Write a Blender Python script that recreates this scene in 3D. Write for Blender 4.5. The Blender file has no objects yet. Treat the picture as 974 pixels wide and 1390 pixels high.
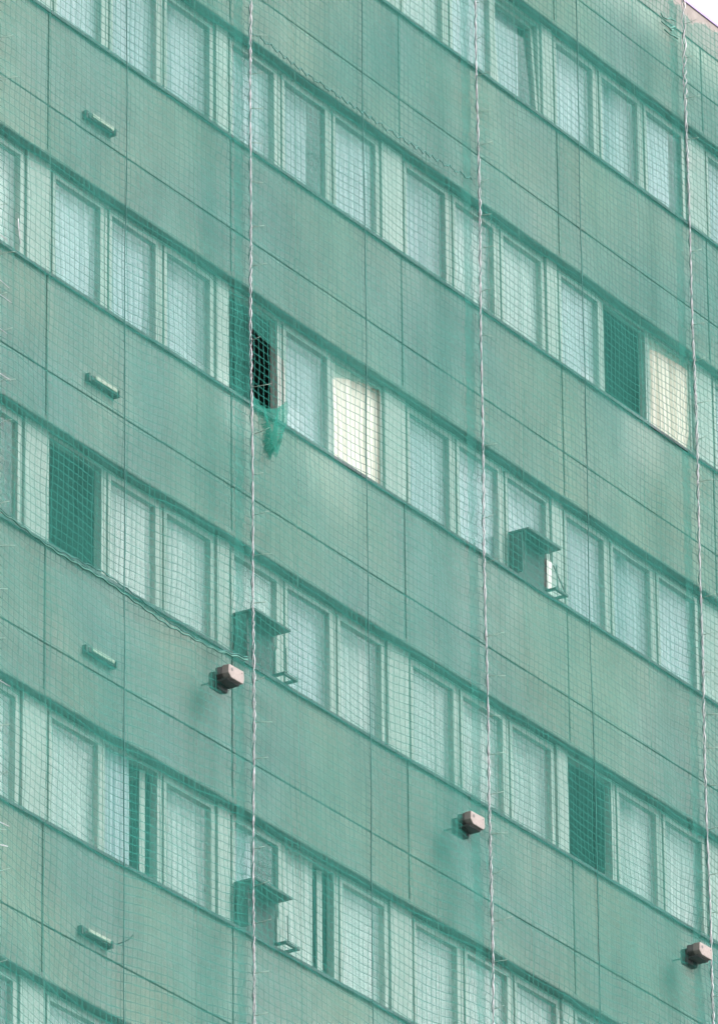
import bpy, bmesh, math, random
from mathutils import Vector, Matrix, noise
R = math.radians
sc = bpy.context.scene
COL = sc.collection

# ---------------------------------------------------------------- camera
CF, CP, CY, CR = 10762.4, 0.422728844, 0.561038314, -0.0103545159
CAM = Vector((-55.6938534, -38.4595429, -38.5334665))
hd = Vector((math.cos(CY), math.sin(CY), 0)); rt = Vector((math.sin(CY), -math.cos(CY), 0)); zz = Vector((0, 0, 1))
Fw = hd * math.cos(CP) + zz * math.sin(CP)
Up = -hd * math.sin(CP) + zz * math.cos(CP)
cr, sr = math.cos(CR), math.sin(CR)
# picture axes rolled about the view direction
Rx = rt * cr + Up * sr
Ux = -rt * sr + Up * cr
cd = bpy.data.cameras.new('camera'); cam = bpy.data.objects.new('camera', cd); COL.objects.link(cam)
m = Matrix((Rx, Ux, -Fw)).transposed().to_4x4(); m.translation = CAM
cam.matrix_world = m
cd.sensor_fit = 'VERTICAL'; cd.sensor_height = 24.0; cd.lens = CF / 1390.0 * 24.0
cd.clip_start = 1.0; cd.clip_end = 5000
sc.camera = cam

# ---------------------------------------------------------------- world, sun, exposure
SUN_ROT = R(150); SUN_EL = R(50)
w = bpy.data.worlds.new('World'); sc.world = w; w.use_nodes = True
nt = w.node_tree; nt.nodes.clear()
sky = nt.nodes.new('ShaderNodeTexSky'); sky.sky_type = 'NISHITA'; sky.sun_disc = False
sky.sun_elevation = SUN_EL; sky.air_density = 1.0; sky.dust_density = 6.0; sky.ozone_density = 1.0
hs = nt.nodes.new('ShaderNodeHueSaturation'); hs.inputs['Saturation'].default_value = 0.12
bg = nt.nodes.new('ShaderNodeBackground'); bg.inputs['Strength'].default_value = 0.15
wo = nt.nodes.new('ShaderNodeOutputWorld')
nt.links.new(sky.outputs[0], hs.inputs['Color']); nt.links.new(hs.outputs[0], bg.inputs[0]); nt.links.new(bg.outputs[0], wo.inputs[0])
sd = Vector((0.28, -0.66, 0.86)).normalized()          # direction towards the sun
sky.sun_elevation = math.asin(sd.z); sky.sun_rotation = math.atan2(sd.x, sd.y)
sl = bpy.data.lights.new('sun', 'SUN'); sl.energy = 1.5; sl.angle = R(42); sl.color = (1, 0.965, 0.91)
so = bpy.data.objects.new('sun', sl); COL.objects.link(so)
so.rotation_euler = sd.to_track_quat('Z', 'Y').to_euler()
sc.view_settings.view_transform = 'Standard'; sc.view_settings.look = 'None'
sc.view_settings.exposure = 1.28; sc.view_settings.gamma = 1.0
sc.view_settings.use_curve_mapping = False
sc.render.engine = 'CYCLES'
sc.cycles.transparent_max_bounces = 16
sc.cycles.max_bounces = 8

# ---------------------------------------------------------------- projection helpers (only used to choose what is in view and to measure)
def ray(x, y, Y):
    """photo pixel -> point on the plane y = Y"""
    d = Fw * CF + Rx * (x - 487.0) + Ux * (695.0 - y)
    t = (Y - CAM.y) / d.y
    p = CAM + d * t
    return p.x, p.z
def pix(X, Y, Z):
    v = Vector((X, Y, Z)) - CAM
    z = v.dot(Fw)
    return 487 + v.dot(Rx) / z * CF, 695 - v.dot(Ux) / z * CF

# ---------------------------------------------------------------- materials
def mat(name):
    m = bpy.data.materials.new(name); m.use_nodes = True
    n = m.node_tree; n.nodes.clear()
    o = n.nodes.new('ShaderNodeOutputMaterial')
    return m, n, o
def simple(name, col, rough=0.7, var=0.15, scale=6.0, bump=0.15, metallic=0.0, rnd=0.0, stretch=(1, 1, 1)):
    m, n, o = mat(name)
    b = n.nodes.new('ShaderNodeBsdfPrincipled'); b.inputs['Roughness'].default_value = rough; b.inputs['Metallic'].default_value = metallic
    tc = n.nodes.new('ShaderNodeTexCoord'); mp = n.nodes.new('ShaderNodeMapping'); mp.inputs['Scale'].default_value = stretch
    ns = n.nodes.new('ShaderNodeTexNoise'); ns.inputs['Scale'].default_value = scale; ns.inputs['Detail'].default_value = 6; ns.inputs['Roughness'].default_value = 0.65
    n.links.new(tc.outputs['Object'], mp.inputs[0]); n.links.new(mp.outputs[0], ns.inputs['Vector'])
    rp = n.nodes.new('ShaderNodeValToRGB')
    rp.color_ramp.elements[0].position = 0.3; rp.color_ramp.elements[1].position = 0.72
    rp.color_ramp.elements[0].color = tuple(c * (1 - var) for c in col) + (1,)
    rp.color_ramp.elements[1].color = tuple(min(1, c * (1 + var)) for c in col) + (1,)
    n.links.new(ns.outputs['Fac'], rp.inputs[0])
    out = rp.outputs[0]
    if rnd:
        oi = n.nodes.new('ShaderNodeObjectInfo')
        mr = n.nodes.new('ShaderNodeMapRange'); mr.inputs[3].default_value = 1 - rnd; mr.inputs[4].default_value = 1 + rnd
        n.links.new(oi.outputs['Random'], mr.inputs[0])
        h = n.nodes.new('ShaderNodeHueSaturation'); n.links.new(out, h.inputs['Color']); n.links.new(mr.outputs[0], h.inputs['Value'])
        out = h.outputs[0]
    n.links.new(out, b.inputs['Base Color'])
    bp = n.nodes.new('ShaderNodeBump'); bp.inputs['Strength'].default_value = bump; bp.inputs['Distance'].default_value = 0.01
    n.links.new(ns.outputs['Fac'], bp.inputs['Height']); n.links.new(bp.outputs[0], b.inputs['Normal'])
    n.links.new(b.outputs[0], o.inputs[0])
    return m

def panel_mat():
    m, n, o = mat('concrete_panel')
    b = n.nodes.new('ShaderNodeBsdfPrincipled'); b.inputs['Roughness'].default_value = 0.88
    ge = n.nodes.new('ShaderNodeNewGeometry')
    def ns(sc_, scale, det, off=0):
        mp = n.nodes.new('ShaderNodeMapping'); mp.inputs['Scale'].default_value = sc_; mp.inputs['Location'].default_value = (off, off, off)
        t = n.nodes.new('ShaderNodeTexNoise'); t.inputs['Scale'].default_value = scale; t.inputs['Detail'].default_value = det; t.inputs['Roughness'].default_value = .62
        n.links.new(ge.outputs['Position'], mp.inputs[0]); n.links.new(mp.outputs[0], t.inputs['Vector']); return t.outputs['Fac']
    big = ns((1, 1, 1), .35, 2); mid_ = ns((1, 1, .5), 1.8, 5, 3); streak = ns((7, 1, .55), 1.0, 4, 7); grit = ns((1, 1, 1), 30, 3, 11)
    rp = n.nodes.new('ShaderNodeValToRGB')      # greyer concrete here, yellower there
    rp.color_ramp.elements[0].position = .36; rp.color_ramp.elements[0].color = (0.205, 0.23, 0.225, 1)
    rp.color_ramp.elements[1].position = .64; rp.color_ramp.elements[1].color = (0.265, 0.265, 0.22, 1)
    n.links.new(big, rp.inputs[0])
    oi = n.nodes.new('ShaderNodeObjectInfo')
    v = None
    for src, amt in ((mid_, .50), (streak, .55), (grit, .25), (oi.outputs['Random'], .20)):
        q = n.nodes.new('ShaderNodeMath'); q.operation = 'MULTIPLY_ADD'; q.inputs[1].default_value = amt
        n.links.new(src, q.inputs[0])
        if v is None: q.inputs[2].default_value = 1 - (.50 + .55 + .25 + .20) / 2
        else: n.links.new(v, q.inputs[2])
        v = q.outputs[0]
    h = n.nodes.new('ShaderNodeHueSaturation'); n.links.new(rp.outputs[0], h.inputs['Color']); n.links.new(v, h.inputs['Value'])
    n.links.new(h.outputs[0], b.inputs['Base Color'])
    bp = n.nodes.new('ShaderNodeBump'); bp.inputs['Strength'].default_value = .3; bp.inputs['Distance'].default_value = .01
    n.links.new(mid_, bp.inputs['Height']); n.links.new(bp.outputs[0], b.inputs['Normal'])
    n.links.new(b.outputs[0], o.inputs[0]); return m
M_panel = panel_mat()
M_core = simple('joint_dark', (0.05, 0.05, 0.05), 0.9, 0.2)
M_pier = simple('pier_paint', (0.46, 0.47, 0.44), 0.6, 0.06, 3, 0.1, rnd=0.05)
M_frame = simple('window_paint', (0.45, 0.45, 0.42), 0.45, 0.05, 5, 0.05, rnd=0.06)
M_flash = simple('zinc_flashing', (0.07, 0.085, 0.09), 0.6, 0.2, 4)
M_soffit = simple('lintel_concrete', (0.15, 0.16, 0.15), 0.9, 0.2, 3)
M_coping = simple('coping_render', (0.24, 0.205, 0.19), 0.85, 0.22, 7, 0.4)
M_purple = simple('purple_fringe', (0.30, 0.22, 0.42), 0.5, 0.1, 7)  # colour of the optical purple fringing against the bright sky
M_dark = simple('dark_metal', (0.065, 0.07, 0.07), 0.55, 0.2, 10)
M_bar = simple('pale_bar', (0.58, 0.54, 0.44), 0.5, 0.12, 14)
M_white = simple('white_sheet', (0.85, 0.83, 0.78), 0.6, 0.05, 8)
M_boxf = simple('weathered_beige', (0.27, 0.225, 0.21), 0.8, 0.2, 22, 0.4)
M_boxs = simple('weathered_shaded', (0.13, 0.12, 0.12), 0.8, 0.25, 25, 0.4)  # darker than the front cover: shade of the box sides put into the colour
M_rope = simple('white_rope', (0.46, 0.43, 0.455), 0.9, 0.40, 22, 0.5)
M_tie = simple('tie_twine', (0.26, 0.33, 0.28), 0.8, 0.1, 30)
M_cord = simple('green_cord', (0.022, 0.125, 0.11), 0.8, 0.2, 30)
M_cord2 = simple('pale_green_cord', (0.06, 0.19, 0.155), 0.8, 0.25, 30)
M_leaf = simple('leaf', (0.04, 0.08, 0.04), 0.6, 0.3, 12)
M_pot = simple('pot_clay', (0.25, 0.11, 0.06), 0.8, 0.2, 12)
M_ground = simple('ground_asphalt', (0.06, 0.06, 0.06), 0.9, 0.25, 0.4)
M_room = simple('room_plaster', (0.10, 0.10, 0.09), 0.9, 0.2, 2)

def curtain_mat(name, col, tr=0.25):
    m, n, o = mat(name)
    d = n.nodes.new('ShaderNodeBsdfDiffuse'); t = n.nodes.new('ShaderNodeBsdfTranslucent')
    oi = n.nodes.new('ShaderNodeObjectInfo')
    mr = n.nodes.new('ShaderNodeMapRange'); mr.inputs[3].default_value = 0.86; mr.inputs[4].default_value = 1.0
    n.links.new(oi.outputs['Random'], mr.inputs[0])
    h = n.nodes.new('ShaderNodeHueSaturation'); h.inputs['Color'].default_value = col + (1,)
    n.links.new(mr.outputs[0], h.inputs['Value'])
    n.links.new(h.outputs[0], d.inputs[0]); n.links.new(h.outputs[0], t.inputs[0])
    x = n.nodes.new('ShaderNodeMixShader'); x.inputs[0].default_value = tr
    n.links.new(d.outputs[0], x.inputs[1]); n.links.new(t.outputs[0], x.inputs[2]); n.links.new(x.outputs[0], o.inputs[0])
    return m
M_cur_blue = curtain_mat('curtain_cool', (0.84, 0.88, 0.95))
M_cur_white = curtain_mat('curtain_white', (0.95, 0.94, 0.92))
M_cur_cream = curtain_mat('curtain_cream', (0.98, 0.93, 0.83), 0.05)
M_cur_tan = curtain_mat('curtain_tan', (0.66, 0.60, 0.47))

def glass_mat():
    m, n, o = mat('window_glass')
    g = n.nodes.new('ShaderNodeBsdfGlossy'); g.inputs['Roughness'].default_value = 0.03
    t = n.nodes.new('ShaderNodeBsdfTransparent'); t.inputs[0].default_value = (0.985, 0.99, 0.99, 1)
    f = n.nodes.new('ShaderNodeLayerWeight'); f.inputs[0].default_value = 0.5      # the same from both sides of the pane
    a = n.nodes.new('ShaderNodeMath'); a.operation = 'POWER'; a.inputs[1].default_value = 3.0
    b = n.nodes.new('ShaderNodeMath'); b.operation = 'MULTIPLY_ADD'; b.inputs[1].default_value = 0.8; b.inputs[2].default_value = 0.05; b.use_clamp = True
    x = n.nodes.new('ShaderNodeMixShader')
    n.links.new(f.outputs['Facing'], a.inputs[0]); n.links.new(a.outputs[0], b.inputs[0]); n.links.new(b.outputs[0], x.inputs[0])
    n.links.new(t.outputs[0], x.inputs[1]); n.links.new(g.outputs[0], x.inputs[2]); n.links.new(x.outputs[0], o.inputs[0])
    return m
M_glass = glass_mat()

def N(n, t, op=None, **kw):
    q = n.nodes.new(t)
    if op: q.operation = op
    return q
def math_(n, op, a, b=None, clamp=False):
    q = n.nodes.new('ShaderNodeMath'); q.operation = op; q.use_clamp = clamp
    for i, v in enumerate((a, b)):
        if v is None: continue
        if isinstance(v, (int, float)): q.inputs[i].default_value = v
        else: n.links.new(v, q.inputs[i])
    return q.outputs[0]

def scrim_mat(name, base, amp, col, tint):
    """finely woven green cloth: thread colour over a partly see-through weave"""
    m, n, o = mat(name)
    uv = n.nodes.new('ShaderNodeUVMap'); uv.uv_map = 'UVMap'
    def ns(sx, sy, scale, det=4):
        mp = n.nodes.new('ShaderNodeMapping'); mp.inputs['Scale'].default_value = (sx, sy, 1)
        t = n.nodes.new('ShaderNodeTexNoise'); t.inputs['Scale'].default_value = scale; t.inputs['Detail'].default_value = det
        n.links.new(uv.outputs[0], mp.inputs[0]); n.links.new(mp.outputs[0], t.inputs['Vector']); return t.outputs['Fac']
    streak = ns(28, 0.6, 1.0, 3)            # warp threads bunch into vertical streaks
    fine = ns(60, 60, 1.0, 2)               # uneven weave
    weft = ns(1.2, 40, 1.0, 2)
    big = ns(0.55, 0.4, 1.0, 3)             # looser and tighter areas
    a = math_(n, 'MULTIPLY', math_(n, 'SUBTRACT', streak, 0.5), amp * 1.3)
    b = math_(n, 'MULTIPLY', math_(n, 'SUBTRACT', fine, 0.5), amp * 1.6)
    c = math_(n, 'MULTIPLY', math_(n, 'SUBTRACT', big, 0.5), amp * 1.4)
    w_ = math_(n, 'MULTIPLY', math_(n, 'SUBTRACT', weft, 0.5), amp * 0.7)
    s = math_(n, 'ADD', math_(n, 'ADD', a, b), math_(n, 'ADD', c, w_))
    fac = math_(n, 'ADD', s, base, True)
    tr = n.nodes.new('ShaderNodeBsdfTransparent'); tr.inputs[0].default_value = tint + (1,)
    d = n.nodes.new('ShaderNodeBsdfDiffuse'); d.inputs[0].default_value = col + (1,)
    tl = n.nodes.new('ShaderNodeBsdfTranslucent'); tl.inputs[0].default_value = col + (1,)
    x1 = n.nodes.new('ShaderNodeMixShader'); x1.inputs[0].default_value = 0.4
    n.links.new(d.outputs[0], x1.inputs[1]); n.links.new(tl.outputs[0], x1.inputs[2])
    x2 = n.nodes.new('ShaderNodeMixShader'); n.links.new(fac, x2.inputs[0])
    n.links.new(tr.outputs[0], x2.inputs[1]); n.links.new(x1.outputs[0], x2.inputs[2]); n.links.new(x2.outputs[0], o.inputs[0])
    return m
SCRIM_COL = (0.070, 0.285, 0.238)
M_scrim = scrim_mat('green_scrim', 0.37, 0.30, SCRIM_COL, (0.955, 0.985, 0.985))
M_flap = scrim_mat('green_scrim_folded', 0.44, 0.55, (0.05, 0.30, 0.24), (0.9, 0.97, 0.95))

def twine_mat():
    m, n, o = mat('green_twine')
    uv = n.nodes.new('ShaderNodeUVMap'); uv.uv_map = 'UVMap'
    sp = n.nodes.new('ShaderNodeSeparateXYZ')
    ds = n.nodes.new('ShaderNodeTexNoise'); ds.inputs['Scale'].default_value = 2.2; ds.inputs['Detail'].default_value = 3
    n.links.new(uv.outputs[0], ds.inputs['Vector'])
    va = n.nodes.new('ShaderNodeVectorMath'); va.operation = 'SCALE'; va.inputs[3].default_value = 0.05
    n.links.new(ds.outputs['Color'], va.inputs[0])
    vb = n.nodes.new('ShaderNodeVectorMath'); vb.operation = 'ADD'
    n.links.new(uv.outputs[0], vb.inputs[0]); n.links.new(va.outputs[0], vb.inputs[1]); n.links.new(vb.outputs[0], sp.inputs[0])
    P = 0.083
    def line(out, wd):
        f = math_(n, 'FRACT', math_(n, 'DIVIDE', out, P))
        return math_(n, 'LESS_THAN', f, wd / P)
    l1 = line(sp.outputs[0], 0.0108); l2 = line(sp.outputs[1], 0.0098)
    mx = math_(n, 'MAXIMUM', l1, l2)
    fac = math_(n, 'MULTIPLY', mx, 0.68)
    tr = n.nodes.new('ShaderNodeBsdfTransparent')
    d = n.nodes.new('ShaderNodeBsdfDiffuse'); d.inputs[0].default_value = (0.025, 0.145, 0.120, 1)
    x = n.nodes.new('ShaderNodeMixShader'); n.links.new(fac, x.inputs[0]); n.links.new(tr.outputs[0], x.inputs[1]); n.links.new(d.outputs[0], x.inputs[2])
    n.links.new(x.outputs[0], o.inputs[0]); return m
M_twine = twine_mat()

# ---------------------------------------------------------------- object helpers
class MB:
    def __init__(s): s.v = []; s.f = []
    def box(s, x0, x1, y0, y1, z0, z1):
        b = len(s.v)
        s.v += [(x0, y0, z0), (x1, y0, z0), (x1, y1, z0), (x0, y1, z0), (x0, y0, z1), (x1, y0, z1), (x1, y1, z1), (x0, y1, z1)]
        s.f += [tuple(b + i for i in q) for q in ((0, 3, 2, 1), (4, 5, 6, 7), (0, 1, 5, 4), (1, 2, 6, 5), (2, 3, 7, 6), (3, 0, 4, 7))]
        return s
    def bar(s, p, q, r, n=6, r2=None):
        p = Vector(p); q = Vector(q); d = (q - p).normalized()
        a = d.orthogonal().normalized(); c = d.cross(a); b = len(s.v); r2 = r if r2 is None else r2
        for (pt, rr) in ((p, r), (q, r2)):
            for i in range(n):
                t = 2 * math.pi * i / n; s.v.append(tuple(pt + (a * math.cos(t) + c * math.sin(t)) * rr))
        for i in range(n):
            j = (i + 1) % n; s.f.append((b + i, b + j, b + n + j, b + n + i))
        s.f.append(tuple(b + n - 1 - i for i in range(n))); s.f.append(tuple(b + n + i for i in range(n)))
        return s
    def tube(s, pts, r, n=6):
        pts = [Vector(p) for p in pts]; b = len(s.v); L = len(pts)
        for k, p in enumerate(pts):
            d = (pts[min(k + 1, L - 1)] - pts[max(k - 1, 0)]).normalized()
            ref = Vector((0, 1, 0)) if abs(d.y) < 0.9 else Vector((1, 0, 0))
            a = d.cross(ref).normalized(); c = d.cross(a)
            rr = r(k) if callable(r) else r
            for i in range(n):
                t = 2 * math.pi * i / n; s.v.append(tuple(p + (a * math.cos(t) + c * math.sin(t)) * rr))
        for k in range(L - 1):
            for i in range(n):
                j = (i + 1) % n
                s.f.append((b + k * n + i, b + k * n + j, b + (k + 1) * n + j, b + (k + 1) * n + i))
        s.f.append(tuple(b + i for i in range(n))); s.f.append(tuple(b + (L - 1) * n + n - 1 - i for i in range(n)))
        return s
    def mesh(s, name, m, smooth=False, bevel=0):
        me = bpy.data.meshes.new(name); me.from_pydata(s.v, [], s.f); me.materials.append(m)
        bm = bmesh.new(); bm.from_mesh(me)
        if bevel: bmesh.ops.bevel(bm, geom=bm.edges[:], offset=bevel, segments=2, affect='EDGES', profile=0.6)
        bmesh.ops.recalc_face_normals(bm, faces=bm.faces[:]); bm.to_mesh(me); bm.free()
        if smooth:
            for p in me.polygons: p.use_smooth = True
        return me
def link(name, me, parent=None, loc=(0, 0, 0)):
    o = bpy.data.objects.new(name, me); COL.objects.link(o); o.location = loc
    if parent: o.parent = parent
    return o
def tag(o, label, cat, group=None, kind=None):
    if label: o['label'] = label
    if cat: o['category'] = cat
    if group: o['group'] = group
    if kind: o['kind'] = kind
    return o
def thing(name, loc, label, cat, group=None):
    o = bpy.data.objects.new(name, None); COL.objects.link(o); o.location = loc; o.empty_display_size = 0.2
    return tag(o, label, cat, group)

rng = random.Random(7)

# ================================================================ ground
GZ = -40.2
g = link('ground', MB().box(-2500, 2500, -2500, 2500, GZ - 1, GZ).mesh('ground', M_ground)); g['kind'] = 'structure'

# ================================================================ building
FH, MW = 2.8, 3.18524507
MID, BOT = 1.01385970, 1.54115637
X0, X1 = -6 * MW, 10 * MW
bld = thing('apartment_building', (0, 0, GZ), 'concrete panel tower block with bands of windows, wrapped in green netting', 'building')
def child(name, me, loc, parent=None):
    p = parent or bld
    o = link(name, me, p, Vector(loc) - (Vector((0, 0, GZ)) if p is bld else Vector((0, 0, 0))))
    return o
# core walls: the room backs, the sides, the roof; floors reach nearly to the facade
core = MB()
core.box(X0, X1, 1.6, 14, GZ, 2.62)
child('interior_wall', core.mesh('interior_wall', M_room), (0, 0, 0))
sl_ = MB(); so_ = MB()
for k in range(-1, 13):
    zt = -FH * k
    # strip behind the spandrel panels, from window bottom to window head
    sl_.box(X0, X1, 0.09, 1.597, zt - BOT + 0.01, zt - 0.05)
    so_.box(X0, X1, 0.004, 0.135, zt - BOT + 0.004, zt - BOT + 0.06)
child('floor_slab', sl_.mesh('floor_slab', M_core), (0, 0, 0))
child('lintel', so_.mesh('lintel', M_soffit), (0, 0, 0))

def vis(x0, x1, z0, z1, pad=25):
    ps = [pix(x, 0.05, z) for x in (x0, x1) for z in (z0, z1)]
    xs = [p[0] for p in ps]; ys = [p[1] for p in ps]
    return max(xs) > -pad and min(xs) < 974 + pad and max(ys) > -pad and min(ys) < 1390 + pad

# spandrel panels (joints are real gaps onto the dark slab edge)
def panel_mesh(w_, h_):
    J = 0.013
    return MB().box(J, w_ - J, 0, 0.088, -h_ + J, -J * 0.4).mesh('spandrel_panel', M_panel, bevel=0.006)
up = panel_mesh(MW, MID); lo = panel_mesh(MW, BOT - MID)
far = MB()
for k in range(-1, 13):
    for b in range(-6, 10):
        xa, zt = b * MW, -FH * k
        if vis(xa, xa + MW, zt - BOT, zt):
            child('spandrel_panel', up, (xa, 0, zt)); child('spandrel_panel', lo, (xa, 0, zt - MID))
        else:
            J = 0.013
            far.box(xa + J, xa + MW - J, 0, 0.088, zt - MID + J, zt - J * .4)
            far.box(xa + J, xa + MW - J, 0, 0.088, zt - BOT + J, zt - MID - J * .4)
o = child('spandrel_panel', far.mesh('spandrel_panel_rest', M_panel), (0, 0, 0)); o['kind'] = 'stuff'
# zinc drip strip along every sill
for k in range(0, 13):
    zt = -FH * k
    mb = MB()
    for b in range(-3, 5):
        mb.box(b * 2 * MW + .004, (b + 1) * 2 * MW - .004, -0.030, 0.12, zt - 0.004, zt + 0.012)
        mb.box(b * 2 * MW + .004, (b + 1) * 2 * MW - .004, -0.030, -0.024, zt - 0.022, zt - 0.0045)
    if k < 6 or k == 12: child('window_sill', mb.mesh('window_sill', M_flash), (0, 0, 0))
    else: child('window_sill', mb.mesh('window_sill', M_flash), (0, 0, 0))
# coping at the roof edge
ce = child('coping', MB().box(X0 - .1, X1 + .1, -0.012, -0.002, 2.36, 2.80).box(X0 - .1, X1 + .1, -0.002, 0.5, 2.76, 2.802).mesh('coping', M_coping, bevel=0.01), (0, 0, 0))
child('fringe_strip', MB().box(X0 - .12, X1 + .12, -0.024, -0.0125, 2.785, 2.81).mesh('fringe_strip', M_purple), (0, 0, 0) if False else (0, 0, 0))  # added thin strip that imitates purple colour fringing, no real trim
child('roof_slab', MB().box(X0, X1, 0.5, 14, 2.63, 2.75).mesh('roof_slab', M_panel), (0, 0, 0))

# ---- windows
WW, WH = (MW - 0.31) / 3, FH - BOT
def frame_mesh(tilt=False):
    a = MB(); H = WH
    z0 = 0.014
    for (x0, x1, zA, zB) in ((0.004, 0.040, z0, H - .004), (WW - .040, WW - .004, z0, H - .004), (0.040, WW - .040, z0, z0 + .036), (0.040, WW - .040, H - .040, H - .004)):
        a.box(x0, x1, 0, 0.085, zA, zB)
    return a.mesh('window', M_frame)
def sash_mesh():
    a = MB(); H = WH; e = 0.052; s = 0.046
    for (x0, x1, zA, zB) in ((e, e + s, e, H - e), (WW - e - s, WW - e, e, H - e), (e + s, WW - e - s, e, e + s), (e + s, WW - e - s, H - e - s, H - e)):
        a.box(x0, x1, -0.016, 0.055, zA, zB)
    # dark rubber gap strip between frame and sash is left open
    return a.mesh('sash', M_frame)
ME_frame, ME_sash = frame_mesh(), sash_mesh()
ME_pane = MB().box(0.099, WW - .099, 0.016, 0.022, 0.099, WH - .099).mesh('pane', M_glass)
ME_lockgap = MB()
def curtain_mesh(m, x0, x1, z0, z1, folds=9, amp=0.018, seed=0, tail=False):
    r = random.Random(seed); n = int((x1 - x0) / 0.008); v = []; f = []
    ph = [r.uniform(0, 6.28) for _ in range(4)]; kx = folds * 2 * math.pi / (x1 - x0)
    for i in range(n + 1):
        x = x0 + (x1 - x0) * i / n
        a = amp * (math.sin(kx * x + ph[0] + 1.5 * math.sin(kx * .31 * x + ph[1])) + .5 * math.sin(kx * 2.3 * x + ph[2]))
        for j in range(7):
            t = j / 6; z = z0 + (z1 - z0) * t
            v.append((x, a * (1.15 - .4 * t) + .006 * math.sin(9 * x + 3 * t + ph[3]), z))
    for i in range(n):
        for j in range(6):
            q = i * 7 + j; f.append((q, q + 7, q + 8, q + 1))
    me = bpy.data.meshes.new('curtain'); me.from_pydata(v, [], f); me.materials.append(m)
    for p in me.polygons: p.use_smooth = True
    return me
CUR = {}
for nm, mm in (('b', M_cur_blue), ('w', M_cur_white), ('c', M_cur_cream), ('t', M_cur_tan)):
    CUR[nm] = [curtain_mesh(mm, 0.03, WW - .03, 0.0, WH + .03, f_, a_, s_) for (f_, a_, s_) in ((6, .012, 1), (9, .02, 2), (12, .011, 3), (4, .016, 4), (17, .008, 5))]
CUR['half'] = [curtain_mesh(M_cur_blue, 0.03, WW * .52, 0.0, WH + .03, 5, .016, 9)]
CUR['halfr'] = [curtain_mesh(M_cur_white, WW * .40, WW - .03, 0.0, WH + .03, 6, .02, 10)]
CUR['halfl'] = [curtain_mesh(M_cur_white, 0.03, WW * .60, 0.0, WH + .03, 7, .02, 11)]
CUR['most'] = [curtain_mesh(M_cur_blue, 0.03, WW * .74, 0.0, WH + .03, 8, .014, 12)]
ME_stay = MB().box(-.006, .006, -.03, -.018, .45, .62).box(-.006, .006, -.018, 0, .6, .62).mesh('handle', M_dark)
SPEC = {  # (row, window column) -> dressing
    (0, 8): 'tilt', (1, 10): 'open', (1, 11): 'c', (2, 3): 'open2', (2, 5): 'c',
    (3, -1): 't', (3, 0): 'open', (3, 9): 'open', (4, 1): 'hopen', (4, 4): 'hopenw', (4, 0): 'w', (3, 1): 'w', (3, 2): 'w', (4, 2): 'w', (4, 5): 'w', (0, 8 + 3): 'most', (4, 3): 'half',
    (1, 4): 'most', (3, 4): 'b', (2, 4): 'b'}
def win_x(col):
    b, j = divmod(col, 3)
    return b * MW + (0.20 if b % 2 == 0 else 0.11) + j * WW
far = MB(); farc = MB()
for k in range(0, 13):
    zt = -FH * k
    for col in range(-18, 30):
        xa = win_x(col)
        if not (k < 6 and vis(xa, xa + WW, zt, zt + WH, 8)):
            H = WH
            for (x0, x1, zA, zB) in ((0.004, 0.09, .014, H - .004), (WW - .09, WW - .004, .014, H - .004), (0.09, WW - .09, .014, .1), (0.09, WW - .09, H - .09, H - .004)):
                far.box(xa + x0, xa + x1, .125, .2, zt + zA, zt + zB)
            farc.box(xa + .02, xa + WW - .02, .26, .27, zt, zt + H)
            continue
        sp = SPEC.get((k, col))
        r = rng.random()
        wobj = child('window', ME_frame, (xa, 0.125, zt))
        if sp in ('open', 'open2'):
            # casement swung inwards on its left hinge: the opening is dark
            s = link('sash', ME_sash, wobj); s.rotation_euler = (0, 0, R(82)); s.location = (0.06, 0.06, 0)
            p = link('pane', ME_pane, wobj); p.rotation_euler = (0, 0, R(82)); p.location = (0.06, 0.06, 0)
            continue
        if sp in ('hopen', 'hopenw'):
            s = link('sash', ME_sash, wobj); s.rotation_euler = (0, 0, R(78)); s.location = (WW * .80, 0.03, 0); s.scale = (.5, 1, 1)
            link('curtain', CUR['half' if sp == 'hopen' else 'halfl'][0], wobj, (0, .05, 0)); continue
        if sp == 'tilt':
            for nm, me in (('sash', ME_sash), ('pane', ME_pane)):
                s = link(nm, me, wobj); s.rotation_euler = (R(-3), 0, 0); s.location = (0, 0.012, 0.01)
            c = link('curtain', CUR['most'][0], wobj, (0, .13, -.12)); continue
        if not (sp == 'c'):
            link('sash', ME_sash, wobj); link('pane', ME_pane, wobj)
        if sp == 'c':
            link('curtain', CUR['c'][rng.choice((1, 3))], wobj, (0, .045, -.03)); continue
        if sp: v = CUR[sp]
        else:
            v = CUR['b'] if (k < 3 and r < .8) or r < .25 else CUR['w']
        link('curtain', rng.choice(v), wobj, (0, .20 if sp == 't' else .07 + rng.random() * .06, rng.uniform(-.02, .02)))
o = child('window', far.mesh('window_rest', M_frame), (0, 0, 0)); o['kind'] = 'stuff'
c = link('curtain', farc.mesh('curtain_rest', M_cur_blue), o); c['kind'] = 'stuff'
# ---- pier panels between the window groups
for b in range(-6, 11):
    hw = 0.20 if b % 2 == 0 else 0.11
    me = MB().box(-hw + .003, hw - .003, 0, 0.16, 0.014, WH - 0.003).mesh('pier_panel', M_pier, bevel=0.004)
    rest = MB()
    for k in range(0, 13):
        zt = -FH * k
        if k < 6 and vis(b * MW - hw, b * MW + hw, zt, zt + WH): child('pier_panel', me, (b * MW, 0.096, zt))
        else: rest.box(b * MW - hw + .003, b * MW + hw - .003, .096, .256, zt + .014, zt + WH - .003)
    if rest.v:
        o = child('pier_panel', rest.mesh('pier_panel_rest', M_pier), (0, 0, 0)); o['kind'] = 'stuff'

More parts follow.
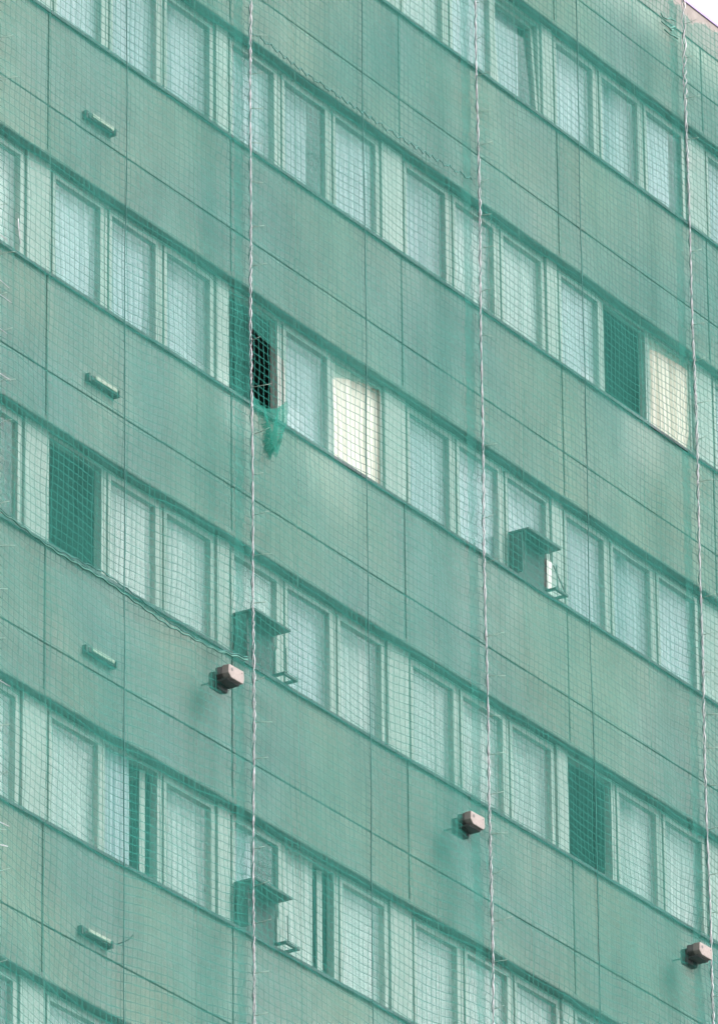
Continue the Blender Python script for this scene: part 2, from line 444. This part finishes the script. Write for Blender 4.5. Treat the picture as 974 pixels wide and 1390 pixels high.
# ================================================================ wall fixtures behind the net
FIX = 'pale bars on dark brackets below the windows'
def fixture_parts(t, hook):
    # thing origin: on the wall, left end
    link('housing', MB().box(0.0, 0.42, -0.060, -0.002, -0.032, 0.02).mesh('housing', M_dark, bevel=.006), t)
    link('front_bar', MB().box(0.04, 0.40, -0.074, -0.0605, -0.014, 0.024).mesh('front_bar', M_bar, bevel=.003), t)
    link('bracket', MB().box(-0.040, -0.012, -0.05, -0.002, -0.045, 0.035).box(-.012, 0, -.06, -.03, -.02, .01).mesh('bracket', M_dark), t)
    link('bracket', MB().box(0.425, 0.445, -0.075, -0.002, -0.05, 0.02).mesh('bracket', M_dark), t)
    if hook: link('hook', MB().tube([(0.45, -.10, -.01), (0.47, -.16, .0), (0.47, -.24, .02), (0.465, -.28, .05)], .006).mesh('hook', M_dark, True), t)
for (x, z, lab) in ((0.62, -3.66, 'topmost short pale bar on dark brackets, behind the net at far left'),
                    (0.69, -6.43, 'second highest short pale bar on dark brackets, behind the net at far left'),
                    (0.66, -9.25, 'short pale bar below the dark open window at left, level with the beige box'),
                    (0.61, -12.08, 'lowest short pale bar on dark brackets, with a thin hook at its right end')):
    t = thing('wall_bracket_bar', (x, 0, z), lab, 'wall fixture', FIX); fixture_parts(t, z < -12)

# ================================================================ window hoods
def hood(x, z, lab, dim=False):
    t = thing('window_hood', (x, 0.10, z), lab, 'window hood', 'dark box hoods standing in front of windows')
    link('lid', MB().box(-.01, 0.645, -0.25, 0.0, 0.50, 0.525).mesh('lid', M_dark, bevel=.003), t)
    link('casing', MB().box(0.0, 0.635, -0.055, -0.003, -0.08, 0.495).box(0.0, .02, -.16, -.056, .05, .495).mesh('casing', M_dark), t)
    link('side_strip', MB().box(0.638, 0.72 if dim else 0.76, -0.075, -0.015, -0.02, 0.36 if dim else 0.44).mesh('side_strip', M_pier if dim else M_white, bevel=.004), t)
    link('tray', MB().box(0.60, 0.85, -0.20, -0.17, 0.055, 0.08).box(0.60, 0.63, -.17, -.056, .055, .08).box(.82, .85, -.17, -.005, .055, .08).mesh('tray', M_dark), t)
    link('stay', MB().bar((0.64, -.2, .08), (0.80, -.09, .42), .008).mesh('stay', M_dark), t)
    if not dim: link('stay', MB().bar((0.84, -.18, .08), (0.74, -.09, .40), .008).mesh('stay', M_dark), t)
hood(8.57, -5.60, 'dark box hood with flat lid and white strip, right of the middle white rope')
hood(3.36, -8.40, 'dark box hood behind the left white rope, just above the beige box', True)
hood(3.36, -11.20, 'dark box hood behind the left white rope in the lowest full window row', True)

# ================================================================ plant in the left window
pl = thing('potted_plant', (-0.49, 0.225, -8.38), 'small dark leafy plant on the sill of the tan window at the left edge', 'plant')
link('pot', MB().bar((0, 0, 0), (0, 0, .14), .06, 12, .08).mesh('pot', M_pot, True), pl)
lv = MB(); r_ = random.Random(3)
for i in range(150):
    a = r_.uniform(0, 6.28); h = r_.uniform(.14, .56); rr = r_.uniform(.02, .20)
    c = Vector((math.cos(a) * rr, math.sin(a) * rr * .25, h)); u = Vector((r_.uniform(-1, 1), r_.uniform(-.4, .4), r_.uniform(-.3, 1))).normalized() * .05
    s2 = u.cross(Vector((0, 1, 0))).normalized() * .022; b = len(lv.v)
    lv.v += [tuple(c - u), tuple(c + s2), tuple(c + u), tuple(c - s2)]; lv.f.append((b, b + 1, b + 2, b + 3))
link('leaves', lv.mesh('leaves', M_leaf), pl)

# ================================================================ nets
ROPES = [-5.70, -1.35, 3.0, 7.33, 11.75, 16.15, 20.5]
NY = -0.27
BOXES = [(2.51, -8.815), (6.90, -8.845), (11.43, -8.79)]
def warp(X, Z, xa, xb):
    t = (X - xa) / (xb - xa); s = 4 * t * (1 - t)
    d = max(0.0, -Z) / 12.0
    fall = min(1.0, max(0, (2.3 - Z) / 1.0))
    A = 0.03 + 0.13 * d * d
    n1 = noise.noise(Vector((X * .55, Z * .35, 1.7))); n2 = noise.noise(Vector((X * .9, Z * .5, 9.2)))
    n3 = noise.noise(Vector((X * 2.6, Z * 1.4, 4.4)))
    e = min(1.0, s * 2.5)
    lf = math.exp(-((X + .2) / 1.6) ** 2) * min(1.0, max(0, -Z - 6) / 4)
    dz = -A * s + e * (n2 * (.035 + .05 * d) + n3 * .02 * d) * fall - .10 * lf * s
    dx = e * n1 * (.015 + .03 * d)
    dy = e * (.05 * n1 * (1 + d) + .022 * n3 * (1 + d)) - .03 * s
    # the net is pressed back under the boxes hung outside it
    for bx, bz in BOXES:
        q = ((X - bx - .12) / .45) ** 2 + ((Z - bz + .1) / .5) ** 2
        dy += .05 * math.exp(-q)
    # puckers where the ties pull the edges in
    ed = min(X - xa, xb - X); pk = math.exp(-max(0, ed) / .22) * (1 - math.exp(-max(0, ed) / .04))
    ph = math.cos(Z * 2 * math.pi / .43)
    dz += .022 * pk * math.sin(Z * 2 * math.pi / .43 + 1); dy += .03 * pk * ph; dx += .02 * pk * ph * (1 if X - xa < xb - X else -1)
    return X + dx, NY + dy, Z + dz
HOLES = [
    [(341, 446), (352, 457), (368, 468), (375, 473), (382.6, 482), (388, 491), (389, 520), (387.6, 546), (380, 552), (371, 555.5), (357, 555), (349, 545), (341, 533)],
    [(452.5, 511), (470, 515), (490, 522), (511, 533), (511.5, 560), (512, 659), (490, 648), (452.5, 622)],
    [(879, 474), (900, 485), (931, 501), (931.5, 560), (932, 616), (905, 601), (879, 584)],
    [(733, 757), (743, 762), (743.5, 802), (733, 797)],
    
]
TOP = [(700, -200), (904.5, 1), (910, 4), (918, 7), (925.6, 9), (930, 15), (936, 21), (942, 23), (947, 31), (952.5, 35), (956, 41), (959.5, 42), (962, 45), (969, 50), (974, 55), (985, 66), (1000, 74), (1020, 92), (1060, 120)]
def in_poly(p, poly):
    c = False; j = len(poly) - 1
    for i in range(len(poly)):
        a, b = poly[i], poly[j]
        if (a[1] > p[1]) != (b[1] > p[1]) and p[0] < (b[0] - a[0]) * (p[1] - a[1]) / (b[1] - a[1]) + a[0]: c = not c
        j = i
    return c
def near(p, poly):
    best = None
    for i in range(len(poly)):
        a = Vector(poly[i]); b = Vector(poly[(i + 1) % len(poly)]); P = Vector(p)
        t = max(0, min(1, (P - a).dot(b - a) / max(1e-9, (b - a).length_squared))); q = a + (b - a) * t
        d = (P - q).length
        if best is None or d < best[0]: best = (d, q)
    return best
HX = [[ray(x, y, NY) for x, y in h] for h in HOLES]         # hole outlines measured on the net's own plane
# ragged top hem, lower and higher by turns where it is tied to the roof edge
def top_z(X):
    return 2.40 + .05 * math.sin(X * 5.1) + .03 * math.sin(X * 13.3 + 1) + .02 * math.sin(X * 31)
ZB = -19.0
def sheet(name, m, xa, xb, yo, cell, holes, lap=0.0):
    XA, XB = xa, xb; xa = xa - lap      # each strip laps over the edge of the one to its left
    nx = int(round((xb - xa) / cell)); cx = (xb - xa) / nx
    nz = int((2.6 - ZB) / cell)
    vi = {}; V = []; UVs = []; F = []
    hs_ = [h for h in holes if max(p[0] for p in h) > xa and min(p[0] for p in h) < xb]
    def vert(i, j):
        if (i, j) in vi: return vi[(i, j)]
        X = xa + i * cx; tz = top_z(X); Z = tz - (tz - ZB) * j / nz
        x, y, z = warp(max(X, XA), Z, XA, XB)
        if X < XA: x += X - XA; y -= .012 + .05 * (XA - X)
        V.append([x, y + yo, z]); UVs.append((X, Z)); vi[(i, j)] = len(V) - 1
        return vi[(i, j)]
    cut = {}
    for i in range(nx):
        for j in range(nz):
            q = [vert(i, j), vert(i, j + 1), vert(i + 1, j + 1), vert(i + 1, j)]
            c = (sum(V[a][0] for a in q) / 4, sum(V[a][2] for a in q) / 4)
            hit = False
            for h in hs_:
                if in_poly(c, h):
                    hit = True
                    for a in q: cut.setdefault(a, h)
            if not hit: F.append(q)
    for a, h in cut.items():
        d, q = near((V[a][0], V[a][2]), h)
        if d < cell * .8: V[a][0], V[a][2] = q.x, q.y
    me = bpy.data.meshes.new(name); me.from_pydata(V, [], F); me.materials.append(m)
    ul = me.uv_layers.new(name='UVMap')
    for l in me.loops: ul.data[l.index].uv = UVs[l.vertex_index]
    for p in me.polygons: p.use_smooth = True
    me.update(); return me

def cord_pts(xs, zs, xa, xb, off=-.05):
    out = []
    for X, Z in zip(xs, zs):
        x, y, z = warp(X, Z, xa, xb); out.append((X + (x - X) * .15, NY + (y - NY) * .25 + off - .02, Z + (z - Z) * .5))
    return out
NETL = ['strip of green debris netting hanging beyond the left edge of the frame',
        'leftmost strip of green netting, left of the first white rope, over the short pale bars',
        'green net strip between left and middle white ropes, torn open at the black window',
        'third strip of green netting, between the middle and right white ropes',
        'strip of green netting right of the rightmost white rope, under the roof corner',
        'strip of green netting beyond the right edge of the frame']
nets = []
for i in range(1, 5):
    xa, xb = ROPES[i], ROPES[i + 1]
    t = thing('debris_net', ((xa + xb) / 2, NY, 2.35), NETL[i], 'netting', 'strips of green netting laced over the facade')
    base = Vector(t.location)
    s = link('scrim', sheet('scrim', M_scrim, xa, xb, 0.0, 0.05, HX, lap=0.0 if i == 1 else .20), t, -base)
    g2 = link('twine_grid', sheet('twine_grid', M_twine, xa, xb, -0.035, 0.10, []), t, -base)
    # reinforced vertical cord down the middle of every strip
    xm = {1: .82, 2: 5.12, 3: 9.43, 4: 13.9}[i]
    zs = [2.3 - .15 * q for q in range(142)]
    link('seam_cord', MB().tube(cord_pts([xm + .012 * math.sin(z * 1.3) for z in zs], zs, xa, xb), .0060, 5).mesh('seam_cord', M_cord, True), t, -base)
    # thin paired warp threads a little either side
    for dx_ in (-1.28, 1.22):
        link('seam_thread', MB().tube(cord_pts([xm + dx_ + .004 * math.sin(z * .9 + dx_) for z in zs], zs, xa, xb, -.045), .0026, 4).mesh('seam_thread', M_cord2, True), t, -base)
    nets.append((t, base, xa, xb))
# tied horizontal hems
t, base, xa, xb = nets[1]
xs = [3.05 + .02 * q for q in range(int(4.2 / .02))]
rz = random.Random(5); zz_ = []; zc = 0
for q, X in enumerate(xs):
    zz_.append(-1.78 + .10 * (X - 3.0) / 4.3 - .06 * math.sin(math.pi * (X - 3) / 4.3) + .018 * math.sin(X * 38 + 2 * math.sin(X * 5)) + .010 * math.sin(X * 91))
link('hem_cord', MB().tube(cord_pts(xs, zz_, xa, xb), .006, 5).mesh('hem_cord', M_cord, True), t, -base)
t, base, xa, xb = nets[0]
cp = [(-1.3, -8.60), (-.97, -8.62), (-.33, -8.68), (.52, -8.67), (1.56, -8.75), (2.4, -8.71), (2.98, -8.61)]
xs = []; zs = []
for (a, b) in zip(cp[:-1], cp[1:]):
    n_ = int((b[0] - a[0]) / .03)
    for q in range(n_):
        u = q / n_; xs.append(a[0] + (b[0] - a[0]) * u); zs.append(a[1] + (b[1] - a[1]) * u + .008 * math.sin(xs[-1] * 30))
pts = [(X, NY - .06, Z) for X, Z in zip(xs, zs)]
link('hem_cord', MB().tube(pts, .009, 5).mesh('hem_cord', M_cord2, True), t, -base)
link('hem_cord', MB().tube([(x, y, z + .045 + .03 * math.sin(x * 2)) for x, y, z in pts], .006, 5).mesh('hem_cord', M_cord, True), t, -base)
# crumpled tie near the roof corner
t, base, xa, xb = nets[2]
sq = MB()
for P_ in ([(896, 17), (899, 23), (905, 26), (909, 25), (915, 28)], [(897, 29), (903, 34), (909, 38), (915, 36)], [(901, 40), (908, 46), (914, 49), (919, 52)], [(903, 32), (906, 36), (911, 41), (913, 40)]):
    sq.tube([(ray(a, b, NY - .05)[0], NY - .05, ray(a, b, NY - .05)[1]) for a, b in P_], .009, 5)
link('gathered_tie', sq.mesh('gathered_tie', M_cord2, True), t, -base)
# torn flap hanging out of the cut below the black window
t, base, xa, xb = nets[1]
FL = [(343, 535), (351, 548), (357, 554), (372, 555), (380, 552), (388, 545), (385.5, 562), (384, 576), (379, 591), (373, 611), (368, 616), (363, 616), (361, 608), (360, 590), (354, 572), (346.5, 556)]
Pn = [Vector(ray(a, b, NY - .06)) for a, b in FL]
top = [Pn[i] for i in (0, 1, 2, 3, 4, 5)]; 
def lerp_poly(P, u):
    L = [(P[i + 1] - P[i]).length for i in range(len(P) - 1)]; T = sum(L) * u
    for i, l in enumerate(L):
        if T <= l or i == len(L) - 1: return P[i] + (P[i + 1] - P[i]) * min(1, T / l)
        T -= l
lft = [Pn[i] for i in (0, 15, 14, 13, 12, 11)]; rgt = [Pn[i] for i in (5, 6, 7, 8, 9, 10)]
V = []; F = []; UVs = []; nu, nv = 24, 30
for j in range(nv + 1):
    v_ = j / nv; l_ = lerp_poly(lft, v_); r2 = lerp_poly(rgt, v_)
    for i in range(nu + 1):
        u = i / nu; q = l_ + (r2 - l_) * u
        tp = lerp_poly(top, u); st = Pn[0] + (Pn[5] - Pn[0]) * u
        q = q + (tp - st) * (1 - v_) ** 3
        V.append((q.x + .012 * math.sin(v_ * 23 + u * 4) * (1 if i in (0, nu) else .4), NY - .07 + .05 * math.sin(u * 17 + v_ * 3) * (.25 + v_) + .015 * math.sin(u * 41 + 9 * v_), q.y + (.05 * math.sin(u * 29) + .03 * math.sin(u * 61)) * v_ ** 4)); UVs.append((q.x * 1.0, q.y))
for j in range(nv):
    for i in range(nu):
        a = j * (nu + 1) + i; F.append((a, a + 1, a + nu + 2, a + nu + 1))
me = bpy.data.meshes.new('torn_flap'); me.from_pydata(V, [], F); me.materials.append(M_flap)
ul = me.uv_layers.new(name='UVMap')
for l in me.loops: ul.data[l.index].uv = UVs[l.vertex_index]
for p in me.polygons: p.use_smooth = True
link('torn_flap', me, t, -base)

# ================================================================ ropes
RL = {1: 'white lacing rope just beyond the left edge, only its loose pale ties show',
      2: 'leftmost full white lacing rope, passing the black torn window and the beige box',
      3: 'middle white lacing rope, running beside the lower beige box',
      4: 'rightmost white lacing rope, hanging from the roof corner down past the bright window'}
RY = -0.36
for i, lab in RL.items():
    X = ROPES[i]; t = thing('lacing_rope', (X, RY, 2.62), lab, 'rope', 'white lacing ropes joining the net strips')
    rr = random.Random(i * 11)
    zt, zb = 2.62, -19.0
    n_ = int((zt - zb) / .016)
    wan = lambda z: .012 * math.sin(z * .8 + i) + .008 * math.sin(z * 2.3 + 2 * i)
    for s_ in range(2):
        pts = []
        for q in range(n_):
            z = -q * .016; a = z * 2 * math.pi / .30 + 2.6 * math.sin(z * 1.9 + i) + 1.1 * math.sin(z * 5.3) + s_ * math.pi
            sep = (.0075 + .003 * math.sin(z * 1.7 + i)) if not (i == 4 and z > -1.4) else .02
            pts.append((wan(z + zt) + math.cos(a) * sep, math.sin(a) * sep, z))
        link('strand', MB().tube(pts, (lambda q, s_=s_, i=i: .0052 + .0016 * math.sin(q * .21 + s_ * 2 + i) + .001 * math.sin(q * .83)), 5).mesh('strand', M_rope, True), t)
    # dark green lacing that winds round the rope and catches both net edges
    pts = []
    for q in range(int((zt - zb) / .03)):
        z = -q * .03; a = z * 2 * math.pi / .25
        pts.append((wan(z + zt) + math.cos(a) * .017, math.sin(a) * .013 + .006, z))
    link('lacing', MB().tube(pts, .0045, 4).mesh('lacing', M_cord, True), t)
    # loose ends of the ties stick out of the rope
    z = -.5
    while z > zb - zt + 1:
        L = rr.uniform(.10, .20); dx_ = rr.uniform(.0, .07); up_ = rr.uniform(-.02, .04)
        if rr.random() < .82:
            link('tie', MB().tube([(wan(z + zt), -.01, z), (wan(z + zt) + dx_ * .4, -L * .5, z + up_ * .3), (wan(z + zt) + dx_, -L, z + up_)], .0038, 4).mesh('tie', M_tie, True), t)
        z -= rr.choice((.43, .43, .50, .38))
    if i == 1:
        for (a, b, c_, d_) in ((25, 297, 28, 331), (0, 318, 10, 326), (0, 378, 13, 391), (0, 400, 16, 411), (0, 446, 10, 453), (0, 508, 15, 516), (0, 925, 14, 932), (0, 1118, 13, 1122), (0, 1152, 11, 1149)):
            xa_, za_ = ray(a, b, RY - .05); xb_, zb_ = ray(c_, d_, RY - .12)
            if a == 0: xa_ -= .12; za_ += .0
            link('frayed_end', MB().tube([(xa_ - X, -.05, za_ - 2.62), ((xa_ + xb_) / 2 - X, -.08, (za_ + zb_) / 2 - 2.62 + .01), (xb_ - X, -.12, zb_ - 2.62)], .0055, 4).mesh('frayed_end', M_rope, True), t)

# ================================================================ boxes hung outside the net
BL = ['beige weathered box with a small dark hole, left of the leftmost full white rope',
      'beige weathered box with a small dark hole, touching the middle white rope',
      'beige weathered box in the bottom right corner beside the rightmost rope']
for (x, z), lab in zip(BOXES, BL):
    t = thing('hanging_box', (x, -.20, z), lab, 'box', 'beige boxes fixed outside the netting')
    v = [(0.01, -.20, -.005), (.27, -.20, .0), (.275, -.20, -.10), (.25, -.20, -.135), (.05, -.20, -.135), (0.0, -.20, -.095)]
    n_ = len(v); bk = [(a - .0, -.12, c) for a, b, c in v]
    mb = MB(); mb.v = v + bk; mb.f = [tuple(range(n_)), tuple(range(2 * n_ - 1, n_ - 1, -1))] + [(i, i + n_, (i + 1) % n_ + n_, (i + 1) % n_) for i in range(n_)]
    link('front_cover', mb.mesh('front_cover', M_boxf, bevel=.008), t)
    bk2 = MB(); w2 = [(.012, 0, -.012), (.262, 0, -.008), (.268, 0, -.10), (.22, 0, -.128), (.08, 0, -.128), (.006, 0, -.09)]
    bk2.v = [(a, -.119, c) for a, b, c in w2] + [(a, -.04, c) for a, b, c in w2]
    bk2.f = [tuple(range(n_)), tuple(range(2 * n_ - 1, n_ - 1, -1))] + [(i, i + n_, (i + 1) % n_ + n_, (i + 1) % n_) for i in range(n_)]
    link('rear_housing', bk2.mesh('rear_housing', M_boxs, bevel=.006), t)
    link('bracket', MB().bar((.14, .05, -.09), (.14, .199, -.09), .010, 10).mesh('bracket', M_panel), t)
    link('shade_block', MB().box(.02, .25, -.041, .052, -.20, -.03).mesh('shade_block', M_dark, bevel=.03), t)  # added dark block: stands in for the shadow below the box, behind the net
    link('lens', MB().box(.03, .25, -.165, -.035, -.152, -.128).mesh('lens', M_dark, bevel=.01), t)  # no glass here: added dark slab for the shade on the underside
    link('hole', MB().bar((.062, -.2015, -.047), (.062, -.19, -.047), .017, 12).mesh('hole', M_dark, False), t)
    link('screw', MB().bar((.235, -.204, -.03), (.235, -.195, -.03), .006, 8).mesh('screw', M_boxs), t)
